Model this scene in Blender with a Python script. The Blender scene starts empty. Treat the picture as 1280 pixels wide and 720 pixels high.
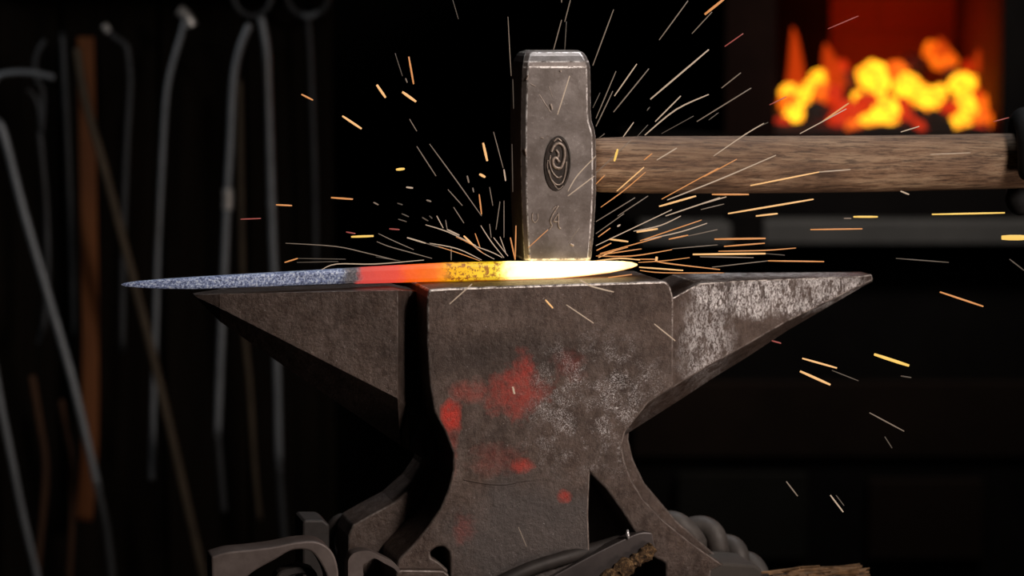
import bpy, bmesh, math, random
from mathutils import Vector, Matrix, noise
random.seed(7)
R = math.radians
SC = bpy.context.scene
COL = SC.collection

# ------------------------------------------------------------------ camera
PHI = R(6.0); D = 1.6; K = 0.64 / 1280 / 1.6
CAM = Vector((0, -D * math.cos(PHI), D * math.sin(PHI)))
FW = Vector((0, math.cos(PHI), -math.sin(PHI))); UP = Vector((0, math.sin(PHI), math.cos(PHI)))
cd = bpy.data.cameras.new('camera'); cam = bpy.data.objects.new('camera', cd); COL.objects.link(cam)
cam.location = CAM; cam.rotation_euler = (R(90) - PHI, 0, 0)
cd.sensor_width = 36; cd.lens = 90; cd.clip_start = .02
cd.dof.use_dof = True; cd.dof.focus_distance = 1.585; cd.dof.aperture_fstop = 6.2
SC.camera = cam
# ------------------------------------------------------------------ light
w = bpy.data.worlds.new('world'); SC.world = w; w.use_nodes = True
w.node_tree.nodes['Background'].inputs[0].default_value = (.9, .95, 1, 1)
w.node_tree.nodes['Background'].inputs[1].default_value = .0015
def area(name, loc, target, size, energy, color, size_y=None, spread=180):
    l = bpy.data.lights.new(name, 'AREA'); l.size = size; l.energy = energy; l.color = color; l.spread = math.radians(spread)
    if size_y: l.shape = 'RECTANGLE'; l.size_y = size_y
    o = bpy.data.objects.new(name, l); COL.objects.link(o); o.location = loc
    o.rotation_euler = (Vector(target) - Vector(loc)).to_track_quat('-Z', 'Y').to_euler()
    return o
area('workshop_lamp_front', (.85, -1.05, .62), (.02, 0, -.03), .26, 1.25, (1, .88, .80), spread=50)
area('workshop_lamp_top', (.25, .42, 1.1), (0, 0, 0), .30, .6, (.95, .97, 1), spread=60)
area('tool_wall_fill', (-.95, .35, .45), (-.40, 1.05, -.02), .12, .27, (.88, .94, 1), spread=110)  # fill added to brighten the hanging rods, no lamp hangs there
area('forge_front_fill', (.62, 1.0, .62), (.30, 1.55, .03), .12, .95, (1, .93, .86), spread=90)  # small fill added so the forge's front rail shows
area('low_side_fill', (1.15, -.55, -.42), (.05, 0, -.06), .2, .30, (1, .78, .66), spread=50)  # low warm fill added to light the right horn's lower facet
vs = SC.view_settings; vs.view_transform = 'Standard'; vs.look = 'None'; vs.exposure = 0; vs.gamma = 1; vs.use_curve_mapping = False

# ------------------------------------------------------------------ helpers
def ray(px, py): return FW + Vector((1, 0, 0)) * (px - 640) * K + UP * (360 - py) * K
def onY(px, py, Y):
    r = ray(px, py); return CAM + r * ((Y - CAM.y) / r.y)
def onZ(px, py, z):
    r = ray(px, py); return CAM + r * ((z - CAM.z) / r.z)
class Frame:
    def __init__(s, o, th):
        s.o = Vector(o); s.u = Vector((math.cos(th), math.sin(th), 0)); s.v = Vector((-math.sin(th), math.cos(th), 0))
    def on(s, px, py, v):            # pixel on the vertical plane at depth v -> (u, v, z)
        r = ray(px, py); n = s.v
        p = CAM + r * ((v - (CAM - s.o).dot(n)) / r.dot(n))
        q = p - s.o; return Vector((q.dot(s.u), v, q.z))
    def w(s, q): return s.o + s.u * q[0] + s.v * q[1] + Vector((0, 0, q[2]))
def wpos(o):
    return o.location + (wpos(o.parent) if o.parent else Vector((0, 0, 0)))
def link(name, verts, faces, mat, parent=None, origin=None, smooth=False, bevel=0, bevel_seg=2, ang=30, sub=0, edge=None):
    if origin is None:
        n = len(verts); xs = [v[0] for v in verts]; ys = [v[1] for v in verts]; zs = [v[2] for v in verts]
        origin = Vector(((min(xs) + max(xs)) / 2, (min(ys) + max(ys)) / 2, min(zs)))
    origin = Vector(origin)
    bm = bmesh.new(); vv = [bm.verts.new(Vector(v) - origin) for v in verts]
    for f in faces:
        try: bm.faces.new([vv[i] for i in f])
        except ValueError: pass
    bmesh.ops.recalc_face_normals(bm, faces=bm.faces)
    if bevel:
        es = [e for e in bm.edges if len(e.link_faces) == 2 and e.calc_face_angle(0) > R(ang)]
        bmesh.ops.bevel(bm, geom=es, offset=bevel, segments=bevel_seg, affect='EDGES', profile=.5, clamp_overlap=True, material=1 if edge else 0)
    if sub: bmesh.ops.subdivide_edges(bm, edges=bm.edges, cuts=sub, use_grid_fill=True)
    me = bpy.data.meshes.new(name); bm.to_mesh(me); bm.free()
    me.materials.append(mat)
    if edge: me.materials.append(edge)
    if smooth:
        for p in me.polygons: p.use_smooth = True
    o = bpy.data.objects.new(name, me); COL.objects.link(o)
    if parent is not None:
        o.parent = parent; o.location = origin - wpos(parent)
    else: o.location = origin
    return o
def empty(name, loc):
    o = bpy.data.objects.new(name, None); COL.objects.link(o); o.location = loc; o.empty_display_size = .02; return o
def tag(o, label=None, cat=None, group=None, kind=None):
    for k, v in (('label', label), ('category', cat), ('group', group), ('kind', kind)):
        if v: o[k] = v
    return o
def seat(V): return [Vector((v[0], v[1], max(v[2], STUMP_Z + .0004))) for v in V]
def merge(*ms):
    V = []; F = []
    for v, f in ms:
        b = len(V); V += [Vector(q) for q in v]; F += [[i + b for i in g] for g in f]
    return V, F
def box(a, b):
    x0, y0, z0 = a; x1, y1, z1 = b
    return ([(x0, y0, z0), (x1, y0, z0), (x1, y1, z0), (x0, y1, z0), (x0, y0, z1), (x1, y0, z1), (x1, y1, z1), (x0, y1, z1)],
            [(0, 3, 2, 1), (4, 5, 6, 7), (0, 1, 5, 4), (1, 2, 6, 5), (2, 3, 7, 6), (3, 0, 4, 7)])
def tube(path, rad, n=10, up=Vector((0, 1, 0)), flat=1.0, cap=True, closed=False):
    """swept ellipse; rad scalar or list; flat scales the direction towards `up`"""
    path = [Vector(p) for p in path]; m = len(path); V = []; F = []
    for i, p in enumerate(path):
        if closed: t = path[(i + 1) % m] - path[i - 1]
        else: t = path[min(i + 1, m - 1)] - path[max(i - 1, 0)]
        t.normalize(); a = up - t * up.dot(t)
        if a.length < 1e-4: a = Vector((1, 0, 0)) - t * t.x
        a.normalize(); b = t.cross(a); r = rad[i] if isinstance(rad, (list, tuple)) else rad
        for k in range(n):
            q = 2 * math.pi * k / n; V.append(p + a * (math.cos(q) * r * flat) + b * (math.sin(q) * r))
    for i in range(m if closed else m - 1):
        for k in range(n):
            A = i * n; B = ((i + 1) % m) * n; F.append([A + k, A + (k + 1) % n, B + (k + 1) % n, B + k])
    if cap and not closed:
        F.append(list(range(n))[::-1]); F.append([(m - 1) * n + k for k in range(n)])
    return V, F
def smooth_path(pts, s=6):
    pts = [Vector(p) for p in pts]; out = []
    for i in range(len(pts) - 1):
        p0 = pts[max(i - 1, 0)]; p1 = pts[i]; p2 = pts[i + 1]; p3 = pts[min(i + 2, len(pts) - 1)]
        for k in range(s):
            t = k / s; out.append(.5 * ((2 * p1) + (p2 - p0) * t + (2 * p0 - 5 * p1 + 4 * p2 - p3) * t * t + (3 * p1 - p0 - 3 * p2 + p3) * t ** 3))
    out.append(pts[-1]); return out
def lerp(a, b, t): return a + (b - a) * t
def itp(tab, x):
    if x <= tab[0][0]: return tab[0][1]
    for (a, p), (b, q) in zip(tab, tab[1:]):
        if x <= b: return lerp(p, q, (x - a) / (b - a))
    return tab[-1][1]

# ------------------------------------------------------------------ materials
class M:
    def __init__(s, name):
        s.m = bpy.data.materials.new(name); s.m.use_nodes = True; s.t = s.m.node_tree; s.b = s.t.nodes['Principled BSDF']
        s.co = s.t.nodes.new('ShaderNodeTexCoord').outputs['Object']
    def n(s, ty, **kw):
        x = s.t.nodes.new('ShaderNode' + ty)
        for k, v in kw.items():
            if hasattr(x, k): setattr(x, k, v)
            else: s.set(x.inputs[k.replace('_', ' ')], v)
        return x
    def set(s, inp, v):
        if isinstance(v, bpy.types.NodeSocket): s.t.links.new(v, inp)
        elif isinstance(v, tuple) and len(v) == 3 and inp.type == 'RGBA': inp.default_value = (*v, 1)
        else: inp.default_value = v
    def P(s, **kw):
        for k, v in kw.items(): s.set(s.b.inputs[k.replace('_', ' ')], v)
        return s
    def map(s, scale=(1, 1, 1), rot=(0, 0, 0), loc=(0, 0, 0), co=None):
        x = s.n('Mapping'); s.set(x.inputs['Vector'], co or s.co); x.inputs['Scale'].default_value = scale
        x.inputs['Rotation'].default_value = rot; x.inputs['Location'].default_value = loc; return x.outputs[0]
    def noise(s, scale, detail=6, rough=.6, co=None, dist=0):
        x = s.n('TexNoise'); s.set(x.inputs['Vector'], co or s.co); x.inputs['Scale'].default_value = scale
        x.inputs['Detail'].default_value = detail; x.inputs['Roughness'].default_value = rough; x.inputs['Distortion'].default_value = dist
        return x.outputs['Fac']
    def ramp(s, f, stops, mode='LINEAR'):
        x = s.n('ValToRGB'); s.set(x.inputs[0], f); e = x.color_ramp.elements; x.color_ramp.interpolation = mode
        while len(e) < len(stops): e.new(.5)
        for el, (p, c) in zip(e, stops): el.position = p; el.color = (*c, 1) if isinstance(c, tuple) else (c, c, c, 1)
        return x.outputs[0]
    def mix(s, f, a, b, blend='MIX'):
        x = s.n('Mix'); x.data_type = 'RGBA'; x.blend_type = blend
        s.set(x.inputs[0], f); s.set(x.inputs[6], a); s.set(x.inputs[7], b); return x.outputs[2]
    def math(s, op, a, b=0.0, c=None, clamp=False):
        x = s.n('Math'); x.operation = op; x.use_clamp = clamp; s.set(x.inputs[0], a); s.set(x.inputs[1], b)
        if c is not None: s.set(x.inputs[2], c)
        return x.outputs[0]
    def spot(s, c, r, soft=.5, wob=0.0, nscale=120):
        """1 inside an ellipse in object x/z (metres), fading to 0"""
        d = s.map(scale=(1 / r[0], 0, 1 / r[1]), loc=(-c[0] / r[0], 0, -c[1] / r[1]))
        x = s.n('VectorMath'); x.operation = 'LENGTH'; s.set(x.inputs[0], d); l = x.outputs['Value']
        if wob: l = s.math('ADD', l, s.math('MULTIPLY', s.math('SUBTRACT', s.noise(nscale, 4), .5), wob))
        return s.math('DIVIDE', s.math('SUBTRACT', 1.0 + soft * .5, l), soft, clamp=True)
    def bump(s, h, strength=.4, dist=.001):
        x = s.n('Bump'); x.inputs['Strength'].default_value = strength; x.inputs['Distance'].default_value = dist
        s.set(x.inputs['Height'], h); s.set(s.b.inputs['Normal'], x.outputs[0]); return s
def simple(name, c1, c2, scale=60, rough=.6, metal=0.0, bump=.3, stretch=(1, 1, 1), bd=.0006, spec=.5):
    m = M(name); co = m.map(scale=stretch); f = m.noise(scale, 7, .65, co)
    m.P(Base_Color=m.ramp(f, [(.3, c1), (.72, c2)]), Roughness=rough, Metallic=metal, Specular_IOR_Level=spec); m.bump(f, bump, bd); return m.m
def glow(name, c, st=1.0):
    m = M(name); m.P(Base_Color=(0.02, .015, .01), Emission_Color=c, Emission_Strength=st); return m.m

# ------------------------------------------------------------------ shared places
A0 = onY(535, 361, -.03)                       # top front left corner of the anvil block
AN = Frame(A0, R(14)); ZT = A0.z
FLOOR_Z = ZT - .78
STUMP_Z = AN.w(AN.on(640, 776, 0)).z

# ------------------------------------------------------------------ the room
m_soot = simple('sooty plaster', (.004, .0035, .003), (.009, .008, .007), 5, .9, spec=.1)
m_plank = simple('smoke blackened planks', (.004, .003, .002), (.012, .008, .005), 6, .9, stretch=(14, 14, .6), spec=.08)
m_floor = simple('dusty packed earth', (.012, .009, .007), (.03, .024, .018), 12, .95)
def room(name, a, b, mat):
    return tag(link(name, *box(a, b), mat, origin=((a[0] + b[0]) / 2, (a[1] + b[1]) / 2, a[2])), kind='structure')
room('floor', (-2.2, -2.6, FLOOR_Z - .05), (2.6, 2.7, FLOOR_Z), m_floor)
room('wall_back', (-2.2, 2.6, FLOOR_Z), (2.6, 2.7, FLOOR_Z + 2.6), m_soot)
room('wall_left', (-2.2, -2.6, FLOOR_Z), (-2.1, 2.6, FLOOR_Z + 2.6), m_soot)
room('wall_right', (2.5, -2.6, FLOOR_Z), (2.6, 2.6, FLOOR_Z + 2.6), m_soot)
# plank partition carrying the tools
pv = []; x = -2.1
while x < onY(408, 0, 1.15).x:
    wd = .085 + .03 * random.random(); pv.append(box((x, 1.15 + .004 * random.random(), FLOOR_Z), (min(x + wd, onY(412, 0, 1.15).x), 1.19, FLOOR_Z + 2.3))); x += wd + .004
V, F = merge(*pv); tag(link('wall_partition', V, F, m_plank, bevel=.002, bevel_seg=1), kind='structure')

# ------------------------------------------------------------------ anvil
def prism(fr, pts, v0, v1, vref=0.0, pre=None):
    q = [fr.on(px, py, vref) for px, py in pts]; n = len(q)
    V = [fr.w((p[0], v0, p[2])) for p in q] + [fr.w((p[0], v1, p[2])) for p in q]
    F = [list(range(n))[::-1], list(range(n, 2 * n))] + [[i, (i + 1) % n, n + (i + 1) % n, n + i] for i in range(n)]
    return V, F
def bev(V, F, off, seg=3, ang=25, em=1):
    bm = bmesh.new(); vv = [bm.verts.new(v) for v in V]
    for f in F: bm.faces.new([vv[i] for i in f])
    bmesh.ops.recalc_face_normals(bm, faces=bm.faces)
    es = [e for e in bm.edges if e.calc_face_angle(0) > R(ang)]
    bmesh.ops.bevel(bm, geom=es, offset=off, segments=seg, affect='EDGES', profile=.5, clamp_overlap=True, material=em)
    bm.verts.index_update(); V2 = [v.co.copy() for v in bm.verts]; F2 = [[v.index for v in f.verts] for f in bm.faces]; MI.extend(f.material_index for f in bm.faces); bm.free()
    return V2, F2
MI = []
DEP = .070
block = [(534, 372), (536, 362), (560, 360), (700, 355.5), (832, 351.5), (838, 357), (842, 371), (842, 484), (811, 504), (782, 541), (778, 556),
         (781, 575), (790, 600), (805, 624), (830, 650), (866, 679), (892, 697), (905, 706), (889, 714), (889, 775), (833, 775), (832, 704), (816, 696),
         (798, 672), (778, 640), (758, 612), (738, 592), (736, 640), (740, 775), (563, 775), (563, 706), (562, 690), (555, 683), (546, 684), (538, 690), (539, 697), (548, 702), (560, 712), (560, 775), (497, 775), (496, 706), (498, 699), (514, 683), (532, 662), (550, 636),
         (560, 612), (566, 588), (566, 566), (556, 540), (543, 516), (537, 480), (534, 430)]
body = [(560, 500), (553, 545), (541, 560), (532, 585), (518, 605), (492, 628), (462, 644), (441, 656), (435, 670), (435, 790), (930, 790),
        (930, 716), (893, 692), (845, 650), (806, 604), (792, 575), (786, 550), (790, 500)]
def horn(stations, vc):
    V = []; F = []; n = 6
    for T, L, Kp in stations:
        t = AN.on(*T); l = AN.on(*L); k = AN.on(*Kp)
        for q, vv in ((t, T[2]), (l, L[2]), (k, Kp[2]), (k, 2 * vc - Kp[2]), (l, 2 * vc - L[2]), (t, 2 * vc - T[2])):
            V.append(AN.w((q[0], vv, q[2])))
    for i in range(len(stations) - 1):
        for j in range(n):
            F.append([i * n + j, i * n + (j + 1) % n, (i + 1) * n + (j + 1) % n, (i + 1) * n + j])
    F.append(list(range(n))); F.append([(len(stations) - 1) * n + j for j in range(n)])
    return V, F
VC = DEP / 2
hr = horn([((836, 375, .003), (805, 507, .003), (775, 548, .026)), ((858, 363, .005), (858, 474, .005), (858, 495, .026)),
           ((875, 354, .006), (885, 458, .007), (888, 475, .027)), ((930, 350.5, .010), (930, 433, .011), (935, 446, .028)),
           ((985, 348.5, .014), (985, 401, .016), (985, 413, .029)),
           ((1078, 344.8, .022), (1078, 356, .023), (1079, 358, .030)), ((1090, 343, .026), (1091, 350, .026), (1091, 352, .031))], VC)
hl = horn([((560, 364, .038), (560, 520, .038), (560, 565, .0465)), ((527, 364.5, .036), (527, 520, .036), (527, 572, .0465)), ((512, 363.5, .030), (510, 510, .030), (511, 563, .0462)),
           ((497, 363, .012), (497, 498, .012), (500, 556, .046)), ((370, 365.5, .024), (370, 433.5, .024), (370, 468, .046)),
           ((275, 367.5, .034), (275, 385, .034), (275, 402, .0465)), ((243, 368.5, .042), (243, 370, .042), (247, 374, .0468))], .047)
panel = [(590, 612), (600, 606), (625, 602), (660, 602), (700, 600), (732, 597), (737, 640), (739, 770), (560, 770), (563, 700), (575, 650)]
AM = M('worn anvil steel')
def lx(px, py, v=0.0):
    p = AN.w(AN.on(px, py, v)); return p
AORG = AN.w((.077, .035, 0)); AORG.z = STUMP_Z
def ac(px, py): p = lx(px, py) - AORG; return (p.x, p.z)
m = AM
n1 = m.noise(38, 8, .7); n2 = m.noise(260, 6, .75); n3 = m.noise(700, 4, .7, dist=1.0); n4 = m.noise(140, 7, .8, m.map(scale=(1, 1, .5)))
base = m.ramp(n1, [(.30, (.030, .018, .013)), (.5, (.074, .048, .037)), (.70, (.140, .100, .082))])
base = m.mix(m.ramp(n2, [(.35, 0.0), (.75, .55)]), base, (.030, .020, .017))
base = m.mix(m.ramp(n4, [(.42, 0.0), (.62, .5)]), base, (.155, .12, .105))
# cast skin of the lower panel, smoother and greyer
low = m.spot(ac(665, 690), (.050, .046), .5, .9, 40); base = m.mix(m.math('MULTIPLY', low, .7), base, (.085, .076, .074))
# worn dark band
band = m.spot(ac(640, 445), (.062, .012), .9, .5); base = m.mix(m.math('MULTIPLY', band, .55), base, (.022, .015, .012))
# bright scoured scratches on the right horn and pitted patch on the body
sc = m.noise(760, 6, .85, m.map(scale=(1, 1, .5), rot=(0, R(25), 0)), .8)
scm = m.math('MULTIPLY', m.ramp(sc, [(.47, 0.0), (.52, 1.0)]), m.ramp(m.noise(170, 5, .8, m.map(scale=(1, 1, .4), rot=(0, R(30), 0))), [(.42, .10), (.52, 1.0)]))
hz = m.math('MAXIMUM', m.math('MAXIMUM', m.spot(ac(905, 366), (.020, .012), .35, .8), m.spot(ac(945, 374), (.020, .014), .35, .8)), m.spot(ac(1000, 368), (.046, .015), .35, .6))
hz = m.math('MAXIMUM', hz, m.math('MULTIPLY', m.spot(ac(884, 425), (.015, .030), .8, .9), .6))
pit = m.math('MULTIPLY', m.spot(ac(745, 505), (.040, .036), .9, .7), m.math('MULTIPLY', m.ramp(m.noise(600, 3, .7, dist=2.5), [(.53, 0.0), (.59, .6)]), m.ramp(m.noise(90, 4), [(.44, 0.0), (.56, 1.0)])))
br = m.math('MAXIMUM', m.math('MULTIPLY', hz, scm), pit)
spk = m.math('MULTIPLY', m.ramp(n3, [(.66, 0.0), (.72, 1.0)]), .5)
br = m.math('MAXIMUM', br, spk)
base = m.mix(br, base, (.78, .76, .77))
# red patches on the casting, broken up by noise
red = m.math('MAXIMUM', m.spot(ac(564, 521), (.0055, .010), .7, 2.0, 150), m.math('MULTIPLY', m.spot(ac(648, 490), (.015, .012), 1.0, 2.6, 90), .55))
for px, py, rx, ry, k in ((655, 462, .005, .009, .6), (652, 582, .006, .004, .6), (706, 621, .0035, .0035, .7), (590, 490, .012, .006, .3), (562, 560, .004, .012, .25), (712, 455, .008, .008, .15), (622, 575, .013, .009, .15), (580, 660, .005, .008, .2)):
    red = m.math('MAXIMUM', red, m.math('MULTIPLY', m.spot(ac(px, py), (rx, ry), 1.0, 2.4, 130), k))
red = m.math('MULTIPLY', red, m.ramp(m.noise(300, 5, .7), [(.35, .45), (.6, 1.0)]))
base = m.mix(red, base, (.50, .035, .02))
def worn_highlight_edge(name, c0, c1, z0=None):  # bevel faces: edge highlight painted in as bright colour, broken up like wear
    e = M(name); f = e.noise(210, 6, .75); k = e.ramp(f, [(.43, 0.0), (.58, 1.0)])
    if z0 is not None:
        q = e.n('SeparateXYZ'); e.set(q.inputs[0], e.co); k = e.math('MULTIPLY', k, e.ramp(e.math('DIVIDE', e.math('SUBTRACT', q.outputs[2], z0), .05, clamp=True), [(0, .12), (1, 1.0)]))
    e.P(Base_Color=e.mix(k, c0, c1), Metallic=.4, Roughness=.42); e.bump(f, .4, .0008); return e.m
m_edge = worn_highlight_edge('worn anvil edge with painted highlight', (.07, .05, .042), (.68, .62, .58), (A0.z - AORG.z) - .045)  # painted highlight kept mostly to the top edges
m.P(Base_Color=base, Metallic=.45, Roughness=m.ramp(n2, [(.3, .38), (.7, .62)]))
m.bump(m.math('ADD', m.math('MULTIPLY', n1, 1.5), n2), .6, .0016)
arc = tube(smooth_path([AN.w(AN.on(x, y, .0001)) for x, y in ((578, 599), (592, 602), (612, 605), (632, 605.5), (650, 602), (664, 600))], 4), [.0002] + [.0006] * 19 + [.0002], 6)
parts = [bev(*prism(AN, block, 0, DEP), .0013, 3), bev(*prism(AN, body, .048, DEP + .018, .048), .0012, 2), bev(*hr, .0008, 2, 20), bev(*hl, .0012, 2, 20), bev(*prism(AN, [(493, 712), (500, 710), (552, 711), (560, 717), (562, 775), (493, 775)], -.005, .047), .0012, 2), arc]
# toe of the right foot
V, F = merge(*parts); V = seat(V)
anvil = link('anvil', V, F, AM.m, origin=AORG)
anvil.data.materials.append(m_edge)
MI += [0] * (len(anvil.data.polygons) - len(MI))
if len(anvil.data.polygons) == len(MI): anvil.data.polygons.foreach_set('material_index', MI)
else: print('MI mismatch')
tag(anvil, 'worn double-horned steel anvil with red patches, under the glowing bar', 'anvil')

# ------------------------------------------------------------------ stump
m_bark = simple('dark stump bark', (.02, .013, .009), (.05, .035, .025), 30, .9, stretch=(1, 1, .15), bump=.8, bd=.004)
m_endg = simple('sooty end grain', (.012, .009, .007), (.028, .020, .015), 60, .85)
sc_c = AORG; V = []; F = []; n = 72; rings = [(FLOOR_Z, 1.08), (FLOOR_Z + .1, 1.0), (STUMP_Z - .02, .97), (STUMP_Z, .95)]
for z, k in rings:
    for i in range(n):
        a = 2 * math.pi * i / n; r = k * (.22 + .006 * math.sin(5 * a) + .005 * math.sin(13 * a + z * 4))
        V.append((sc_c.x + r * 1.15 * math.cos(a), sc_c.y + .0 + r * math.sin(a) * .66, z))
for j in range(len(rings) - 1):
    for i in range(n): F.append([j * n + i, j * n + (i + 1) % n, (j + 1) * n + (i + 1) % n, (j + 1) * n + i])
F.append(list(range(n)))
stump = empty('anvil_stump', (sc_c.x, sc_c.y, FLOOR_Z)); tag(stump, 'dark round wooden stump under the anvil', 'stump')
link('bark', V, F, m_bark, stump, bevel=.004)
tv = [(v[0], v[1], STUMP_Z) for v in V[-n:]] + [(v[0], v[1], STUMP_Z - .004) for v in V[-n:]]
link('stump_top', tv, [list(range(n)), list(range(n, 2 * n))[::-1]] + [[i, (i + 1) % n, n + (i + 1) % n, n + i] for i in range(n)], m_endg, stump)

# ------------------------------------------------------------------ glowing bar
B0 = onZ(243, 362.5, ZT); B1 = onZ(640, 351.5, ZT); bt = (B1 - B0); BTH = math.atan2(bt.y, bt.x)
BF = Frame(B0, BTH)
st = [(153, 357, .6), (158, 357, 2.2), (175, 356.6, 4.2), (205, 356, 6), (243, 355, 7.5), (320, 351.4, 8.5), (400, 347.8, 9.3), (470, 344.6, 10.3), (560, 341, 11.5), (640, 339.6, 12), (700, 338.4, 10.6), (735, 336.6, 9.2), (765, 334.6, 7.4), (783, 333.0, 5.4), (794, 332.2, 3.4), (800, 332, 1.0)]
V = []; F = []; n = 12
for i, (px, py, h) in enumerate(st):
    c = BF.on(px, py, 0); r = h * .0005
    for k in range(n):
        a = 2 * math.pi * (k + .5) / n; ca, sa = math.cos(a), math.sin(a)
        e = .45; x_ = abs(ca) ** e * (1 if ca > 0 else -1); y_ = abs(sa) ** e * (1 if sa > 0 else -1)
        V.append(BF.w((c[0], .0058 + x_ * min(r, .0056), c[2] + y_ * r)))
    if i:
        for k in range(n): F.append([(i - 1) * n + k, (i - 1) * n + (k + 1) % n, i * n + (k + 1) % n, i * n + k])
F.append(list(range(n))); F.append([(len(st) - 1) * n + k for k in range(n)])
m = M('forge heated bar steel'); BO = B1.copy()
sx = m.n('SeparateXYZ'); m.set(sx.inputs[0], m.co); X0 = onY(430, 350, BO.y).x - BO.x; X1 = onY(800, 350, BO.y).x - BO.x
wob = m.math('MULTIPLY', m.math('SUBTRACT', m.noise(180, 3), .5), .012)
t = m.math('DIVIDE', m.math('SUBTRACT', m.math('ADD', sx.outputs[0], wob), X0), X1 - X0)
def tp(px): return (px - 430) / 370
ec = m.ramp(t, [(tp(447), (0, 0, 0)), (tp(456), (.62, .055, .05)), (tp(497), (.80, .06, .035)), (tp(512), (.95, .10, .004)), (tp(545), (1, .17, .004)), (tp(568), (1, .48, .003)), (tp(620), (1, .72, .02)), (tp(636), (1, .74, .30)), (tp(700), (1, .80, .40)), (tp(790), (1, .70, .28))])
es = m.ramp(t, [(tp(622), .24), (tp(638), .7), (tp(680), 1.0), (tp(770), .9), (tp(798), .5)])
scale_n = m.noise(330, 5, .7); scl = m.ramp(scale_n, [(.45, 0.0), (.51, 1.0)])
zone = m.ramp(t, [(tp(470), 0.0), (tp(480), .0), (tp(552), .15), (tp(565), 1.0), (tp(622), .9), (tp(634), 0.0)])
ec2 = m.mix(m.math('MULTIPLY', zone, m.math('SUBTRACT', 1.0, scl)), ec, (.26, .07, .002))
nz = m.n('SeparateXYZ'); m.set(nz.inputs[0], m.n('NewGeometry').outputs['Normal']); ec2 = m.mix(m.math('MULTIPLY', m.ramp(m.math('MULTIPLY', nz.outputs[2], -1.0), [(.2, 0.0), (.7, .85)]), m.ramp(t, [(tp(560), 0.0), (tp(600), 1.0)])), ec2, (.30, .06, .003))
cold = m.ramp(m.noise(700, 4, .8), [(.38, (.035, .045, .10)), (.5, (.27, .36, .66)), (.60, (.78, .88, 1.0))])
grey = m.ramp(m.noise(700, 4, .8), [(.4, (.10, .10, .12)), (.6, (.30, .29, .32))])
cold = m.mix(m.ramp(t, [(0, 0.0), (.02, 1.0)]), cold, grey)
hot = m.ramp(t, [(tp(448), 0.0), (tp(458), 1.0)])
m.P(Base_Color=m.mix(hot, cold, (.12, .05, .03)), Metallic=.2, Roughness=.5, Emission_Color=ec2, Emission_Strength=m.math('MULTIPLY', es, 4.0))
m.bump(m.noise(500, 5), .3, .0005)
tag(link('steel_bar', V, F, m.m, origin=BO, smooth=False, bevel=.0006, bevel_seg=1), 'long tapered steel bar, blue-grey at left and glowing white hot under the hammer', 'steel bar')
ZB = BF.w(BF.on(700, 338.6, 0)).z + .0055

# ------------------------------------------------------------------ hammer
H0 = onZ(655, 328, ZB - .0004); HF = Frame(H0, R(10.5)); HD = .043
hs = [(328, 660, 738, 1), (324, 656.5, 740.5, 0), (300, 655, 743, 0), (270, 653.5, 745, 0), (240, 652.5, 746.5, 0), (200, 652, 746.5, 0), (172, 652, 746, 0), (163, 652, 744.5, 0), (152, 652, 741, 0), (140, 652.3, 740, 0), (100, 653.5, 739.5, 0), (84, 654, 739, 0),
      (77, 655.5, 738, 1.5), (70, 658, 735.5, 5.5), (65.5, 661, 733, 9), (63, 668, 728, 14)]
m = M('forged hammer steel'); HO = HF.w((.022, HD / 2, 0))
n1 = m.noise(45, 6, .6); n2 = m.noise(500, 5, .7); n3 = m.noise(240, 5, .8, m.map(scale=(1, 1, .3)))
b = m.ramp(n1, [(.3, (.17, .14, .125)), (.7, (.29, .255, .24))]); b = m.mix(m.ramp(n2, [(.60, 0.0), (.74, .6)]), b, (.62, .58, .56)); b = m.mix(m.ramp(n3, [(.2, .5), (.38, 0.0)]), b, (.12, .09, .08))
geo = m.n('NewGeometry'); edge = m.ramp(geo.outputs['Pointiness'], [(.515, 0.0), (.56, 1.0)])
b = m.mix(m.ramp(m.noise(70, 6, .75), [(.42, .55), (.58, 0.0)]), b, (.13, .105, .092))
m.P(Base_Color=b, Metallic=.55, Roughness=m.ramp(n1, [(.3, .36), (.7, .48)])); m.bump(m.math('ADD', n1, m.math('MULTIPLY', n2, .5)), .3, .0006)
MH = m.m
hammer = empty('hammer', HO); tag(hammer, 'square-headed forging hammer with pale wooden handle striking the glowing bar', 'hammer')
V = []; F = []
ch = .0030
for i, (py, xl, xr, ins) in enumerate(hs):
    l = HF.on(xl, py, 0); r = HF.on(xr, py, 0); z = (l[2] + r[2]) / 2; a = l[0]; c = r[0]; d0 = ins * .0005 * 1.6; d1 = HD - d0; k = ch
    for q in ((a + k, d0), (c - k, d0), (c, d0 + k), (c, d1 - k), (c - k, d1), (a + k, d1), (a, d1 - k), (a, d0 + k)): V.append(HF.w((q[0], q[1], z)))
    if i:
        for j in range(8): F.append([(i - 1) * 8 + j, (i - 1) * 8 + (j + 1) % 8, i * 8 + (j + 1) % 8, i * 8 + j])
F.append(list(range(8))); F.append([(len(hs) - 1) * 8 + j for j in range(8)])
head = link('hammer_head', V, F, MH, hammer, bevel=.0006, bevel_seg=2, ang=18, edge=worn_highlight_edge('worn hammer edge with painted highlight', (.20, .17, .155), (.86, .82, .80)))  # bright lines round the faces are highlights painted on the bevels
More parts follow.
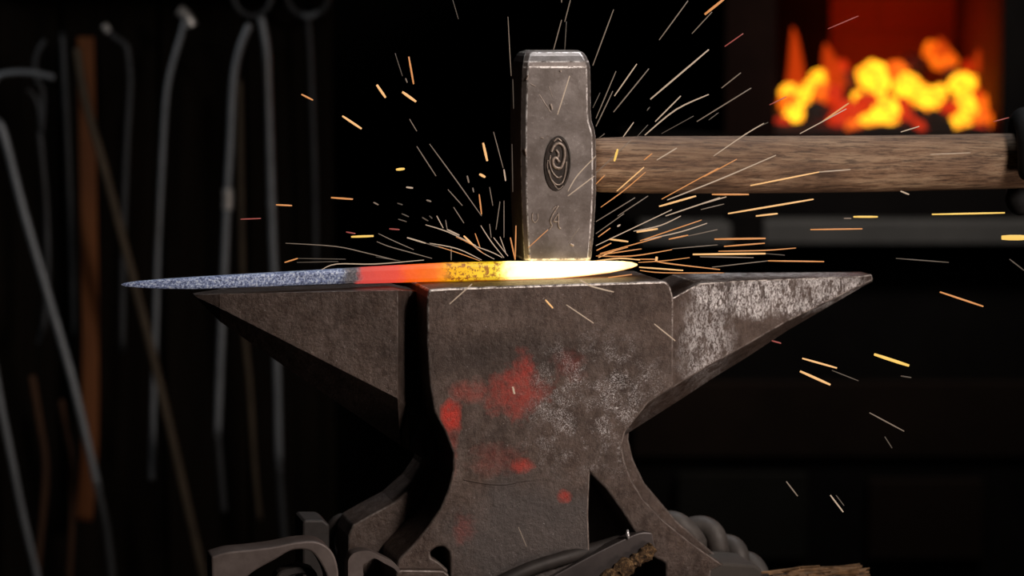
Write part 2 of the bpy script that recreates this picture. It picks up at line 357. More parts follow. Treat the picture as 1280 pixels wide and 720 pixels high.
# maker's stamp: sunk dark oval with a raised coiled figure
m_dark = simple('dark recess', (.012, .008, .006), (.05, .035, .028), 400, .6, .3)
m_relief = simple('worn stamped relief', (.20, .15, .12), (.55, .46, .40), 600, .4, .5)
stamp = None
def onface(px, py, d=0.0): return HF.w(HF.on(px, py, d))
N = 40; V = []; F = []
for (k, d) in ((1.0, -.0001), (1.0, -.0009), (.90, -.0010), (.84, -.0003)):
    for i in range(N):
        a = 2 * math.pi * i / N; V.append(onface(697 + 16.5 * k * math.cos(a) + 1.2 * math.sin(a), 204 - 34.5 * k * math.sin(a), d))
for j in range(3):
    for i in range(N): F.append([j * N + i, j * N + (i + 1) % N, (j + 1) * N + (i + 1) % N, (j + 1) * N + i])
F.append([3 * N + i for i in range(N)])
stamp = link('oval_stamp', V, F, m_dark, hammer)
stamp['label'] = 'dark oval stamp with a coiled figure'
def rel(pts, w=1.1, par=None, mat=None, name='stamp_relief', d=-.0006):
    P = smooth_path([onface(x, y, d) for x, y in pts], 5)
    return tube(P, w * .0005, 6)
V, F = merge(rel([(689, 190), (692, 183), (698, 179), (704, 183), (706, 192), (704, 203), (700, 210), (693, 208), (691, 200), (695, 197), (699, 203)], 2.2),
             rel([(686, 212), (688, 222), (693, 229), (699, 231), (704, 226), (707, 214), (708, 202)], 1.2), rel([(689, 224), (697, 236), (704, 232)], .9), rel([(688, 194), (687, 203), (690, 214), (697, 222), (702, 220)], 1.2),
             rel([(692, 177), (697, 173), (702, 177)], 1.2), rel([(695, 187), (698, 192), (697, 197)], 1.8), rel([(685, 200), (684, 208), (686, 217)], .8))
# --- the figure sits in the oval
link('stamp_relief', V, F, m_relief, stamp, smooth=True)
V, F = merge(rel([(698, 257), (691, 268), (688, 276), (690, 282)], 1.2, d=-.0001), rel([(690, 262), (695, 258)], .8, d=-.0001), rel([(697, 268), (692, 276), (699, 277)], 1.1, d=-.0001), rel([(698, 266), (698, 282), (701, 286)], 1.2, d=-.0001), rel([(690, 282), (687, 286)], 1.0, d=-.0001))
link('punched_mark', V, F, m_relief, hammer, smooth=True)
V, F = merge(rel([(666, 266), (665, 273), (668, 278), (672, 274), (672, 267)], .8, d=-.0001))
link('punched_mark', V, F, m_relief, hammer, smooth=True)
for x, y, dx, dy, w in ((674, 118, 14, 22, .5), (686, 108, 5, 14, .4), (663, 105, 6, 3, .7), (700, 88, 1, 2, 1.4), (688, 130, 2, 7, 2.0), (676, 172, 3, 1, .9), (684, 170, 2, 0, .8), (656, 186, 2, 9, .8), (661, 318, 1, 4, 2.2), (713, 305, 4, 2, 1.5), (738, 300, 0, 14, .9), (658, 100, 2, -6, 1)):
    link('nick', *rel([(x, y), (x + dx, y + dy)], w, d=-.00005), m_relief, hammer)
# handle
m = M('worn ash handle'); co = m.map(scale=(.45, 6, 6)); g = m.noise(30, 9, .8, co, .5); g2 = m.noise(120, 5, .7, m.map(scale=(.35, 6, 6))); g3 = m.noise(7, 4, .6)
b = m.ramp(g, [(.38, (.09, .042, .020)), (.47, (.38, .215, .12)), (.58, (.66, .44, .27))]); b = m.mix(m.ramp(g2, [(.40, .8), (.49, 0.0)]), b, (.045, .022, .012))
b = m.mix(m.ramp(g3, [(.40, .6), (.6, 0.0)]), b, (.11, .068, .045))
m.P(Base_Color=b, Roughness=.62); m.bump(m.math('ADD', g, g2), .5, .0012); MW = m.m
hy = HF.w((.045, HD / 2, 0)).y
def hp(px, py, dy): return onY(px, py, hy + dy)
cen = [(738, 206.5, 33, 0), (752, 206.3, 34.5, 0), (800, 206, 36.3, .002), (900, 206, 36.5, .005), (1000, 205.5, 36.3, .009), (1100, 204.5, 36, .012), (1200, 202.5, 35.5, .015), (1245, 201.6, 35.5, .017), (1310, 201, 35, .020), (1420, 200.5, 34, .024), (1430, 200.5, 31, .024)]
P = [hp(a, b_, d) for a, b_, _, d in cen]; rr = [c * .000508 for _, _, c, _ in cen]
V, F = tube(P, rr, 28, flat=.72)
hd = link('handle', V, F, MW, hammer, smooth=True); hd['label'] = 'pale worn wooden handle'

# ------------------------------------------------------------------ gloved hand on the handle end
m_glove = simple('dark leather glove', (.005, .0045, .0045), (.018, .017, .017), 90, .7, spec=.2, bump=.6, bd=.001)
def skin(name, chains, mat, parent=None, label=None, cat=None, sub=2):
    verts = []; edges = []; rad = []
    root = 0
    for ch_ in chains:
        prev = None
        for it in ch_:
            if isinstance(it, int): prev = it; continue
            p, r = it; verts.append(Vector(p)); rad.append(r)
            if prev is not None: edges.append((prev, len(verts) - 1))
            prev = len(verts) - 1
    o0 = verts[0].copy(); me = bpy.data.meshes.new(name); me.from_pydata([v - o0 for v in verts], edges, [])
    o = bpy.data.objects.new(name, me); COL.objects.link(o); o.location = o0 if parent is None else o0 - parent.location
    if parent is not None: o.parent = parent
    md = o.modifiers.new('skin', 'SKIN'); md.use_smooth_shade = True
    for i, sv in enumerate(me.skin_vertices[0].data): sv.radius = (rad[i], rad[i]); sv.use_root = (i == 0)
    s_ = o.modifiers.new('sub', 'SUBSURF'); s_.levels = sub; s_.render_levels = sub
    me.materials.append(mat); return o
HX = onY(1287, 201, hy + .018)                 # centre of the closed hand
def hq(dx, ang, rr): return HX + Vector((dx, -math.cos(ang) * rr * .9, math.sin(ang) * rr))
chains = [[(HX + Vector((.052, .040, -.006)), .026), (HX + Vector((.040, .034, -.004)), .017), ]]
chains[0].append((HX + Vector((.10, .062, -.02)), .024)); 
# palm lies behind the handle, knuckles above, fingers come over the top and down the front
palm = chains[0]
chains = [[(HX + Vector((.034, .030, .000)), .016), (HX + Vector((.075, .045, -.012)), .023), (HX + Vector((.13, .060, -.035)), .027), (HX + Vector((.22, .080, -.075)), .036), (HX + Vector((.34, .11, -.13)), .044)]]
for fi, (dx, r, ln) in enumerate(((0.0, .0092, 1.0), (.0195, .0096, 1.05), (.039, .0093, 1.0), (.0575, .0082, .85))):
    seq = [0]
    for ang, q in ((150, 27), (112, 29), (75, 29.5), (38, 29), (5 - 8 * ln, 28), (-28 * ln, 27)):
        seq.append((hq(dx - .004, R(ang), q * .001 * (1 if fi < 3 else .97)), r if q != 27 else r * .92))
    chains.append(seq)
seq = [0]
for dx, ang, q, r in ((.012, 205, 27, .012), (-.002, 232, 28, .0115), (-.006, 262, 28, .0105), (-.004, 290, 27.5, .0095)): seq.append((hq(dx, R(ang), q * .001), r))
chains.append(seq)
hand = skin('gloved_hand', chains, m_glove)
tag(hand, 'dark gloved hand gripping the end of the hammer handle', 'hand')

# ------------------------------------------------------------------ scraps lying round the foot of the anvil
m_iron = simple('dull forged iron', (.085, .065, .058), (.16, .13, .12), 70, .55, .3)
m_iron2 = simple('dark forged iron', (.02, .016, .015), (.05, .042, .038), 70, .6, .3)
def ribbon(pairs, v, thick=.004, dv=None, s=5):
    """band given by two rows of pixels and their depth behind the anvil front, extruded backwards"""
    up_ = smooth_path([AN.w(AN.on(a[0], a[1], a[4] if len(a) > 4 else v)) for a in pairs], s)
    lo_ = smooth_path([AN.w(AN.on(a[2], a[3], (a[4] if len(a) > 4 else v) + (a[5] if len(a) > 5 else 0))) for a in pairs], s)
    n = len(up_); V = []; F = []; off = AN.v * thick
    for a, b in zip(up_, lo_): V += seat([a, b, b + off, a + off])
    for i in range(n - 1):
        for j in range(4): F.append([i * 4 + j, i * 4 + (j + 1) % 4, (i + 1) * 4 + (j + 1) % 4, (i + 1) * 4 + j])
    F.append([0, 1, 2, 3]); F.append([(n - 1) * 4 + j for j in range(4)])
    return V, F
V, F = ribbon([(264, 696, 266, 775), (285, 690, 283, 760), (315, 687, 308, 722), (345, 683, 345, 699), (370, 678, 365, 688), (395, 677, 385, 688), (412, 686, 396, 697), (421, 703, 407, 716), (424, 730, 411, 735), (424, 775, 412, 775)], -.03, .020)
tag(link('iron_strap', V, F, m_iron, bevel=.0012, bevel_seg=2, ang=40), 'flat grey iron strap bent into an arch, leftmost scrap below the left horn', 'iron strap')
V, F = ribbon([(340, 775, 352, 775), (345, 722, 357, 728), (365, 711, 370, 719), (385, 710, 382, 719), (398, 722, 388, 727), (402, 775, 392, 775)], -.015, .015)
tag(link('iron_strap', V, F, m_iron2, bevel=.001, bevel_seg=1, ang=40), 'small dark iron loop seen through the arch of the bent strap', 'iron strap')
V, F = ribbon([(437, 775, 456, 775), (435, 712, 454, 715), (437, 697, 454, 706), (446, 690, 459, 703), (462, 689, 468, 698), (478, 696, 480, 704), (493, 704, 493, 711), (500, 712, 498, 718)], -.014, .012)
tag(link('iron_clamp', V, F, m_iron, bevel=.0012, bevel_seg=2, ang=40), 'rounded grey iron clamp hooked against the left foot of the anvil', 'clamp')
V, F = prism(AN, [(378, 652), (382, 650), (404, 650), (412, 656), (412, 775), (378, 775)], .06, .09, .06)
tag(link('iron_block', V, F, m_iron2, bevel=.0015), 'small dark iron block standing behind the bent strap', 'block')
P = [AN.w(AN.on(430 + 19 * math.cos(a), 676 + 27 * math.sin(a), .094 + .004 * math.sin(a))) for a in [2 * math.pi * i / 28 for i in range(28)]]
V, F = tube(P, .0042, 10, closed=True)
tag(link('iron_ring', V, F, m_iron2, smooth=True), 'black iron ring leaning on the rear left foot', 'ring')
# right hand side: flat bar lying across the recess, its crusted end, and a black rod behind it
V, F = ribbon([(640, 748, 660, 775), (690, 721, 712, 760), (740, 694, 764, 722), (776, 676, 786, 702), (800, 666, 808, 692), (815, 666, 820, 690)], -.004, .010)
hold = empty('hold_down_bar', AN.w(AN.on(740, 775, 0))); tag(hold, 'dark flat bar with a crusted rusty edge slanting against the right foot', 'bar')
link('bar', V, F, simple('dark greasy iron', (.04, .033, .032), (.075, .062, .06), 50, .45, .3), hold, bevel=.001)
mc = M('crusted golden rust'); f = mc.noise(420, 6, .8); mc.P(Base_Color=mc.ramp(f, [(.38, (.02, .012, .006)), (.52, (.16, .085, .035)), (.66, (.55, .36, .17))]), Roughness=.6, Metallic=.1); mc.bump(f, 1.0, .003)
P = smooth_path([AN.w(AN.on(x, y, -.006)) for x, y in ((752, 728), (770, 716), (790, 704), (806, 694), (816, 684))], 6)
V, F = tube(P, [.0035 + .0022 * noise.noise(p * 300) + .001 for p in P], 14)
V = [v + Vector((noise.noise(v * 500), noise.noise(v * 500 + Vector((5, 0, 0))), noise.noise(v * 500 + Vector((0, 7, 0))))) * .0014 for v in V]
e = link('crusted_edge', V, F, mc.m, hold); e['label'] = 'crusted gold-brown edge'
ms = M('white glint steel'); ms.P(Base_Color=(.85, .85, .87), Metallic=.7, Roughness=.3)  # white glint painted as a small bright sliver
V, F = tube([AN.w(AN.on(x, y, -.005)) for x, y in ((784.5, 662), (784.5, 668), (785.5, 674))], [.0006, .0013, .0006], 8)
link('painted_glint', V, F, ms.m, hold, smooth=True)
P = smooth_path([AN.w(AN.on(x, y, v)) for x, y, v in ((610, 735, -.003), (660, 712, -.003), (710, 696, .0), (765, 680, .012), (800, 668, .02))], 6)
V, F = tube(P, .0045, 12)
tag(link('iron_rod', V, F, m_iron2, smooth=True), 'black iron rod lying across the front of the anvil base', 'rod')
# twisted strands behind the right foot
mr = simple('dark twisted iron', (.05, .042, .038), (.10, .088, .08), 120, .6, .2)
c0 = smooth_path([AN.w(AN.on(x, y, .075)) for x, y in ((815, 668), (845, 662), (875, 668), (897, 684), (915, 697), (932, 712), (945, 735))], 10)
rope = empty('twisted_cable', AN.w(AN.on(880, 740, .075))); tag(rope, 'thick grey cable of two twisted strands behind the right foot', 'cable')
for s_ in (0, 1):
    P = []
    for i, p in enumerate(c0):
        t = (c0[min(i + 1, len(c0) - 1)] - c0[max(i - 1, 0)]).normalized(); a = Vector((0, 1, 0)); b_ = t.cross(a).normalized(); q = i * .21 + s_ * math.pi
        P.append(p + (a * math.cos(q) + b_ * math.sin(q)) * .0062)
    V, F = tube(P, .0072, 12); link('strand', V, F, mr, rope, smooth=True)
V, F = prism(AN, [(878, 708), (900, 703), (945, 706), (953, 712), (953, 775), (878, 775)], .02, .06, .02)
tag(link('wooden_block', V, F, simple('grey worn block', (.05, .042, .036), (.085, .07, .06), 40, .8), bevel=.002), 'low grey wooden block against the right foot', 'block')
# straw
mst = simple('dry straw', (.10, .05, .02), (.34, .19, .085), 200, .7); tubes = []
for i in range(70):
    x0 = random.uniform(948, 1010); x1 = random.uniform(x0 + 35, 1088); y0 = random.uniform(714, 740); y1 = y0 - random.uniform(2, 12) * (x1 - x0) / 80
    y1 = max(y1, 705 + random.random() * 6); v = random.uniform(.03, .07)
    P = [AN.w(AN.on(x0, y0, v)), AN.w(AN.on((x0 + x1) / 2, (y0 + y1) / 2 - random.uniform(-2, 3), v)), AN.w(AN.on(x1, y1, v - .01))]
    tubes.append(tube(P, random.uniform(.0004, .0010), 5))
V, F = merge(*tubes); tag(link('straw', V, F, mst), 'loose dry straw lying on the stump right of the anvil foot', 'straw', kind='stuff')
V, F = prism(AN, [(950, 722), (1084, 718), (1088, 775), (950, 775)], .035, .06, .04)
tag(link('wooden_offcut', V, F, m_bark, bevel=.002), 'dark rough wooden offcut under the loose straw', 'offcut')

# ------------------------------------------------------------------ blacksmith tools hanging on the partition
TY = 1.02
m_rod = simple('grey tool steel', (.20, .215, .23), (.34, .36, .38), 20, .42, .5)
m_rodd = simple('darkened tool steel and painted shade', (.045, .047, .05), (.09, .092, .095), 20, .5, .5)
m_rust = simple('orange rusted iron', (.10, .028, .006), (.26, .085, .018), 9, .85, stretch=(1, 1, .4))
m_rust2 = simple('dull rusted iron', (.035, .014, .006), (.10, .042, .015), 9, .85)
m_brown = simple('brown scaled iron', (.050, .034, .020), (.115, .082, .05), 20, .7, .2)
m_bright = simple('bright steel and painted highlight', (.55, .53, .50), (.8, .78, .76), 60, .3, .6)  # also used for the highlight painted on the hook tip
def tpath(pts, Y): return smooth_path([onY(x, y, Y + (p[0] if p else 0)) for x, y, *p in pts], 6)
def px_(Y): return .0005 * (Y * math.cos(PHI) + D) / D
def tool(name, label, cat, pts, r, mat, Y=TY, flat=1.0, extras=()):
    top = min(pts, key=lambda p: p[1]); bot = max(pts, key=lambda p: p[1])
    t = empty(name, onY(bot[0], bot[1], Y)); tag(t, label, cat, None)
    P = tpath(pts, Y); V, F = tube(P, r * px_(Y), 12, flat=flat); link('shaft', V, F, mat, t, smooth=True)
    for nm, ep, er, em in extras:
        P = tpath(ep, Y); V, F = tube(P, [er * px_(Y)] * len(P), 12); link(nm, V, F, em, t, smooth=True)
    # peg that goes back into the planks
    return t
def ringp(cx, cy, rx, ry, a0=0, a1=360, n=20): return [(cx + rx * math.cos(R(a0 + (a1 - a0) * i / n)), cy - ry * math.sin(R(a0 + (a1 - a0) * i / n))) for i in range(n + 1)]
tool('fire_poker', 'grey fire poker slanting across the far left with its hook near the top', 'poker', [(-14, 120), (-8, 150), (4, 165), (30, 265), (62, 375), (92, 480), (123, 612)], 5, m_rod,
     extras=(('hook', [(-14, 120), (-4, 97), (12, 91), (40, 91), (68, 97)], 4, m_rod), ('unlit_end', [(122, 610), (133, 660), (142, 740)], 5, m_rodd)))  # lowest piece in darker steel: shade painted where the shaft goes unlit
tool('iron_rod', 'grey rod rising from the bottom left corner', 'rod', [(-10, 440), (0, 500), (12, 560), (28, 640), (47, 722), (60, 790)], 4.3, m_rod, Y=.98)
tool('tongs', 'curled dark tongs end behind the poker hook at far left', 'tongs', [(50, 165), (53, 200), (58, 260), (60, 340), (56, 400), (48, 430)], 4, m_rodd, Y=1.06,
     extras=(('jaw', [(57, 50), (49, 62), (44, 78), (46, 98), (54, 118), (52, 165)], 3.6, m_rodd), ('jaw', [(34, 112), (44, 122), (50, 140), (52, 165)], 3.2, m_rodd)))
tool('rusty_flat_bar', 'orange rusty flat bar hanging between the grey poker and a brown rod', 'bar', [(107, 46), (108, 90), (110, 200), (112, 330), (113, 430), (112, 560), (105, 650)], 11, m_rust, Y=1.09, flat=.3)
tool('iron_rod', 'long brown rod crossing diagonally in front of the rusty flat bar', 'rod', [(96, 60), (108, 130), (132, 215), (163, 335), (190, 440), (218, 560), (245, 680), (262, 760)], 5.5, m_brown, Y=1.0)
tool('iron_hook', 'dark hook with a painted highlight on its curled tip, above the rusty bar', 'hook', [(162, 80), (163, 110), (158, 200), (154, 330), (153, 440)], 4, m_rodd, Y=1.07,
     extras=(('hook_tip', [(131, 32), (136, 40), (146, 48), (158, 58), (162, 80)], 4, m_rodd), ('highlight_end', [(130, 31), (136, 40)], 4.6, m_bright)))  # bright piece at the tip is a painted highlight
tool('poker', 'thin grey poker with a bright round eye at its top, left of the bar tip', 'poker', [(232, 22), (226, 45), (213, 90), (207, 130), (203, 200), (198, 300), (195, 400), (191, 540), (190, 600)], 3.8, m_rod, Y=1.05,
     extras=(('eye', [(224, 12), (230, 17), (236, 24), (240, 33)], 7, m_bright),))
tool('fire_tongs', 'grey ringed tongs rod with a bright rivet, left one of the lit pair', 'tongs', [(312, 30), (300, 60), (292, 100), (288, 180), (284, 250), (280, 350), (276, 440), (272, 545)], 5, m_rod, Y=1.0,
     extras=(('rivet', [(284, 236), (285, 246), (284, 262)], 7.0, m_bright), ('unlit_end', [(272, 543), (276, 590), (280, 640)], 4.5, m_rodd), ('ring', ringp(316, -8, 24, 28), 3.5, m_rodd)))  # darker lower piece: unlit end of the shaft, shade in its colour
tool('fire_tongs', 'grey straight tongs rod, right one of the lit pair', 'tongs', [(326, 20), (333, 60), (335, 110), (338, 200), (341, 300), (345, 400), (349, 585)], 5, m_rod, Y=1.03,
     extras=(('collar', [(339, 252), (340, 258)], 6, m_rod), ('unlit_end', [(349, 583), (352, 630), (356, 680)], 5, m_rodd)))  # lower end painted dark for lack of light there
tool('ring_hook', 'dark ringed hook with a bright lower rim at the top', 'hook', [(385, 20), (388, 60), (391, 140), (394, 240), (395, 330)], 3.2, m_rodd, Y=1.10,
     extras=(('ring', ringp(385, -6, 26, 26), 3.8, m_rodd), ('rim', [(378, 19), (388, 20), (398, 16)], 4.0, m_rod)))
tool('iron_rod', 'thin brown rod hanging between the lit pair of tongs', 'rod', [(300, 100), (302, 250), (305, 400), (312, 480), (318, 580), (325, 650)], 3.6, m_brown, Y=1.07)
tool('iron_rod', 'short rusty curved rod low between the two grey left rods', 'rod', [(40, 470), (50, 530), (57, 580), (54, 640), (48, 700), (46, 760)], 4.5, m_rust2, Y=1.04)
tool('iron_rod', 'short orange rod low beside the grey poker', 'rod', [(76, 500), (82, 540), (88, 570), (90, 640), (86, 740)], 4, m_rust2, Y=1.07)
tool('iron_rod', 'faint dark rod hanging behind the top of the brown diagonal rod', 'rod', [(78, 40), (84, 160), (90, 300), (94, 420)], 4, m_rodd, Y=1.11)
# rail the tools hang from, just above, and its brackets
mw = simple('smoky rack wood', (.006, .004, .003), (.014, .010, .007), 30, .8)
rk = empty('tool_rack', onY(200, -40, 1.05)); tag(rk, 'dark wooden rack rail above the hanging tools', 'rack')
a = onY(-60, -38, 1.05); b_ = onY(420, -38, 1.05)
link('rail', *box((a.x, 1.03, a.z - .012), (b_.x, 1.07, a.z + .012)), mw, rk, bevel=.002)
for px in (-40, 180, 405):
    c = onY(px, -38, 1.05); link('bracket', *box((c.x - .012, 1.065, c.z - .01), (c.x + .012, 1.152, c.z + .01)), mw, rk, bevel=.001)

# ------------------------------------------------------------------ forge
FY = 1.60
m_steel = simple('grey scaled forge plate', (.10, .095, .09), (.16, .15, .14), 8, .6, .2)
m_black = simple('black forge plate', (.004, .003, .003), (.010, .008, .007), 8, .8, spec=.1)
m_brownp = simple('dark brown forge plate', (.012, .007, .005), (.022, .013, .009), 6, .8, spec=.1)
mb = M('sooty firebrick'); bk = mb.n('TexBrick'); mb.set(bk.inputs['Vector'], mb.map(rot=(R(90), 0, 0))); bk.inputs['Scale'].default_value = 1; bk.inputs['Brick Width'].default_value = .11; bk.inputs['Row Height'].default_value = .05; bk.inputs['Mortar Size'].default_value = .004
mb.set(bk.inputs['Color1'], (.28, .10, .06)); mb.set(bk.inputs['Color2'], (.25, .085, .05)); mb.set(bk.inputs['Mortar'], (.22, .08, .05)); mb.P(Base_Color=bk.outputs[0], Roughness=.9)
def fpt(px, py, Y=FY): return onY(px, py, Y)
forge = empty('forge', (fpt(1110, 300).x, FY + .3, FLOOR_Z)); tag(forge, 'dark steel and brick forge with a fire glowing in its open mouth', 'forge')
def fbox(name, x0, y0, x1, y1, Y0, Y1, mat, bv=.002):
    a = fpt(x0, y1, Y0); b = fpt(x1, y0, Y0); z0 = a.z if y1 < 900 else FLOOR_Z
    return link(name, *box((a.x, Y0, z0), (b.x, Y1, b.z)), mat, forge, bevel=bv, bevel_seg=1)
fbox('hearth_table', 780, 168, 1330, 276, FY, FY + .55, m_black)
fbox('front_rail', 954, 277, 1400, 306, FY - .06, FY, m_steel)
fbox('front_rail', 800, 279, 914, 306, FY - .06, FY, m_steel)
fbox('rail_bracket', 912, 268, 956, 312, FY - .055, FY - .005, m_black)
fbox('body_panel', 800, 306, 1400, 478, FY - .01, FY + .5, m_black)
fbox('lower_panel', 790, 478, 1400, 572, FY - .03, FY + .5, m_brownp)
fbox('base_panel', 790, 572, 1400, 999, FY - .02, FY + .5, m_black)
d_ = fbox('ash_door', 846, 592, 1010, 700, FY - .035, FY - .02, simple('dull ash door plate', (.010, .009, .007), (.018, .016, .013), 8, .8, spec=.1)); 
fbox('ash_door', 1085, 600, 1230, 700, FY - .035, FY - .02, m_brownp)
fbox('jamb', 905, -120, 972, 172, FY, FY + .45, simple('sooty brown jamb', (.007, .0025, .0015), (.016, .006, .004), 12, .9, spec=.1))
fbox('jamb', 1251, -120, 1400, 172, FY - .02, FY, m_black)
fbox('lining', 1251, -120, 1400, 172, FY + .001, FY + .35, simple('sooty hearth lining', (.05, .02, .014), (.09, .035, .024), 20, .9, spec=.1), 0)
fbox('added_dark_slab', 960, -120, 1040, 172, FY + .30, FY + .45, m_black)  # black slab added to keep the back wall's left end dark
fbox('back_wall', 900, -120, 1400, 175, FY + .36, FY + .50, mb.m, 0)
fbox('hood', 880, -220, 1420, -100, FY - .05, FY + .5, m_black)
# bed of dark coke carrying the burning lumps
zb = fpt(1100, 168).z
m_coke = simple('dark coke', (.012, .006, .004), (.045, .02, .012), 90, .8)
V = []; F = []; nx, ny = 34, 16; xa = fpt(972, 0).x + .002; xb = fpt(1251, 0).x - .004
def bedz(x, y): return zb + .004 + .045 * min(1, max(0, (y - FY - .02) / .22)) + .012 * noise.noise(Vector((x * 30, y * 30, 3)))
for j in range(ny):
    for i in range(nx):
        x = lerp(xa, xb, i / (nx - 1)); y = lerp(FY + .015, FY + .29, j / (ny - 1)); V.append((x, y, bedz(x, y)))
b0 = len(V)
for j in range(ny):
    for i in range(nx): x, y, z = V[j * nx + i]; V.append((x, y, zb - .002))
for s_ in (0, b0):
    for j in range(ny - 1):
        for i in range(nx - 1): q = s_ + j * nx + i; F.append([q, q + 1, q + nx + 1, q + nx])
ed = [i for i in range(nx)] + [j * nx + nx - 1 for j in range(1, ny)] + [(ny - 1) * nx + i for i in range(nx - 2, -1, -1)] + [j * nx for j in range(ny - 2, 0, -1)]
for i in range(len(ed)): a, b = ed[i], ed[(i + 1) % len(ed)]; F.append([a, b, b + b0, a + b0])
tag(link('coke_bed', V, F, m_coke), 'bed of dark coke on the forge hearth under the burning coals', 'coke', kind='stuff')
def hotm(name, c, s):
    q = M(name); f = q.noise(1.6, 4, .6); q.P(Base_Color=(.03, .015, .01), Roughness=.9, Emission_Color=q.mix(q.ramp(f, [(.36, 0.0), (.58, 1.0)]), (c[0] * .6, c[1] * .28, c[2] * .3), c), Emission_Strength=s); return q.m
HOT = {'y': hotm('yellow hot coal', (1, .46, .014), 2.8), 'o': hotm('orange hot coal', (1, .17, .006), 1.35), 'r': hotm('red hot coal', (.75, .035, .003), 1.0), 'k': m_coke}
coals = [(988, 118, 13, 'y'), (994, 143, 14, 'y'), (986, 128, 13, 'o'), (1001, 122, 12, 'y'), (1013, 112, 11, 'y'), (1023, 97, 11, 'y'), (1028, 116, 13, 'o'), (1042, 120, 13, 'r'), (1049, 92, 11, 'r'), (1053, 83, 8, 'r'),
         (1018, 145, 17, 'k'), (1060, 146, 19, 'r'), (1047, 154, 13, 'r'), (1057, 104, 14, 'k'), (1090, 94, 18, 'y'), (1098, 105, 14, 'y'), (1074, 123, 9, 'y'), (1095, 122, 12, 'y'), (1084, 132, 15, 'r'), (1108, 142, 17, 'y'), (1088, 158, 17, 'y'), (1070, 162, 12, 'o'), (1112, 160, 14, 'y'),
         (1120, 90, 14, 'o'), (1133, 108, 16, 'y'), (1146, 114, 14, 'y'), (1126, 134, 13, 'r'), (1132, 152, 13, 'r'), (1142, 82, 15, 'k'), (1162, 124, 16, 'y'), (1157, 136, 12, 'y'), (1174, 117, 10, 'y'), (1168, 155, 17, 'k'), (1146, 146, 12, 'k'),
         (1166, 64, 12, 'o'), (1178, 74, 15, 'o'), (1188, 77, 9, 'o'), (1190, 96, 13, 'k'), (1203, 104, 15, 'y'), (1215, 108, 13, 'y'), (1206, 132, 15, 'y'), (1211, 144, 14, 'y'), (1200, 158, 16, 'y'), (1214, 84, 10, 'r'), (1230, 80, 13, 'o'), (1238, 92, 12, 'o'), (1240, 114, 13, 'o'), (1236, 134, 15, 'o'), (1230, 150, 13, 'o'), (1224, 122, 11, 'r'), (1187, 136, 12, 'r'),
         (980, 156, 11, 'r'), (1010, 162, 12, 'k'), (1150, 163, 10, 'r'), (1183, 160, 10, 'k'), (1222, 164, 10, 'r')]
WORDS = {'y': 'yellow-hot', 'o': 'orange', 'r': 'dull red', 'k': 'dark unlit'}
ordn = ['first', 'second', 'third', 'fourth', 'fifth', 'sixth', 'seventh', 'eighth', 'ninth', 'tenth', 'eleventh', 'twelfth', 'thirteenth', 'fourteenth', 'fifteenth', 'sixteenth', 'seventeenth', 'eighteenth', 'nineteenth', 'twentieth']
ordn += ['twenty-' + o_ for o_ in ordn[:9]]
meshes = {}
def lump(seed, kind):
    bm = bmesh.new(); bmesh.ops.create_icosphere(bm, subdivisions=3, radius=1)
    for v in bm.verts:
        p = v.co.copy(); f = 1 + .28 * noise.noise(p * 1.3 + Vector((seed * 7, 0, 0))) + .12 * noise.noise(p * 3.2 + Vector((0, seed * 5, 0))); v.co = p * f
    me = bpy.data.meshes.new('coal'); bm.to_mesh(me); bm.free(); me.materials.append(HOT[kind]); return me
for kd in 'york':
    cs = sorted([c for c in coals if c[3] == kd]); half = {}
    for i, (px, py, r, _) in enumerate(cs):
        key = (kd, i % 4)
        if key not in meshes: meshes[key] = lump(i % 4 + ord(kd), kd)
        o = bpy.data.objects.new('coal', meshes[key]); COL.objects.link(o)
        Y = FY + .035 + (166 - py) * .0024 + random.uniform(-.008, .008); p = fpt(px, py, Y); k = r * px_(Y) * 1.06
        o.location = p; o.scale = (k, k * .9, k); o.rotation_euler = (random.random() * 6, random.random() * 6, random.random() * 6)
        zone_ = 'high in the heap' if py < 100 else ('low in the heap' if py > 140 else 'mid-heap')
        same = [c for c in cs if (('high in the heap' if c[1] < 100 else ('low in the heap' if c[1] > 140 else 'mid-heap')) == zone_)]
        j = same.index((px, py, r, kd))
        tag(o, '%s coal %s in the forge, %s such from the left' % (WORDS[kd], zone_, ordn[j]), 'coal', 'coals burning in the forge')
# flames
mf = M('thin red flame'); mf.t.nodes.remove(mf.b); tr = mf.n('BsdfTransparent'); em = mf.n('Emission'); em.inputs[0].default_value = (1, .075, .006, 1); em.inputs[1].default_value = .62
lw = mf.n('LayerWeight'); lw.inputs[0].default_value = .4; mx = mf.n('MixShader'); mf.t.links.new(mf.ramp(lw.outputs['Facing'], [(.15, .62), (.75, 0.0)]), mx.inputs[0]); mf.t.links.new(tr.outputs[0], mx.inputs[1]); mf.t.links.new(em.outputs[0], mx.inputs[2])
mf.t.links.new(mx.outputs[0], mf.t.nodes['Material Output'].inputs[0])
for pts, rr, lb in (([(996, 125), (995, 105), (995, 85), (994, 65), (993, 48), (991, 34)], [15, 14, 11, 8, 5, 1], 'tall narrow red flame at the left end of the fire'),
                    ([(1046, 110), (1044, 95), (1038, 80), (1034, 66), (1032, 54)], [15, 14, 12, 7, 1], 'short dim red flame right of the tall narrow one'),
                    ([(1228, 90), (1228, 72), (1232, 58), (1231, 46)], [13, 11, 6, 1], 'small dim red flame at the right end of the fire'),
                    ([(1180, 70), (1178, 58), (1174, 46)], [12, 8, 1], 'small dim red flame over the highest coals')):
    P = smooth_path([fpt(x, y, FY + .16) for x, y in pts], 5); r2 = []
    for i in range(len(P)): r2.append(itp(list(zip([k / (len(rr) - 1) for k in range(len(rr))], rr)), i / (len(P) - 1)) * px_(FY + .16))
    V, F = tube(P, r2, 16); tag(link('flame', V, F, mf.m, smooth=True), lb, 'flame')
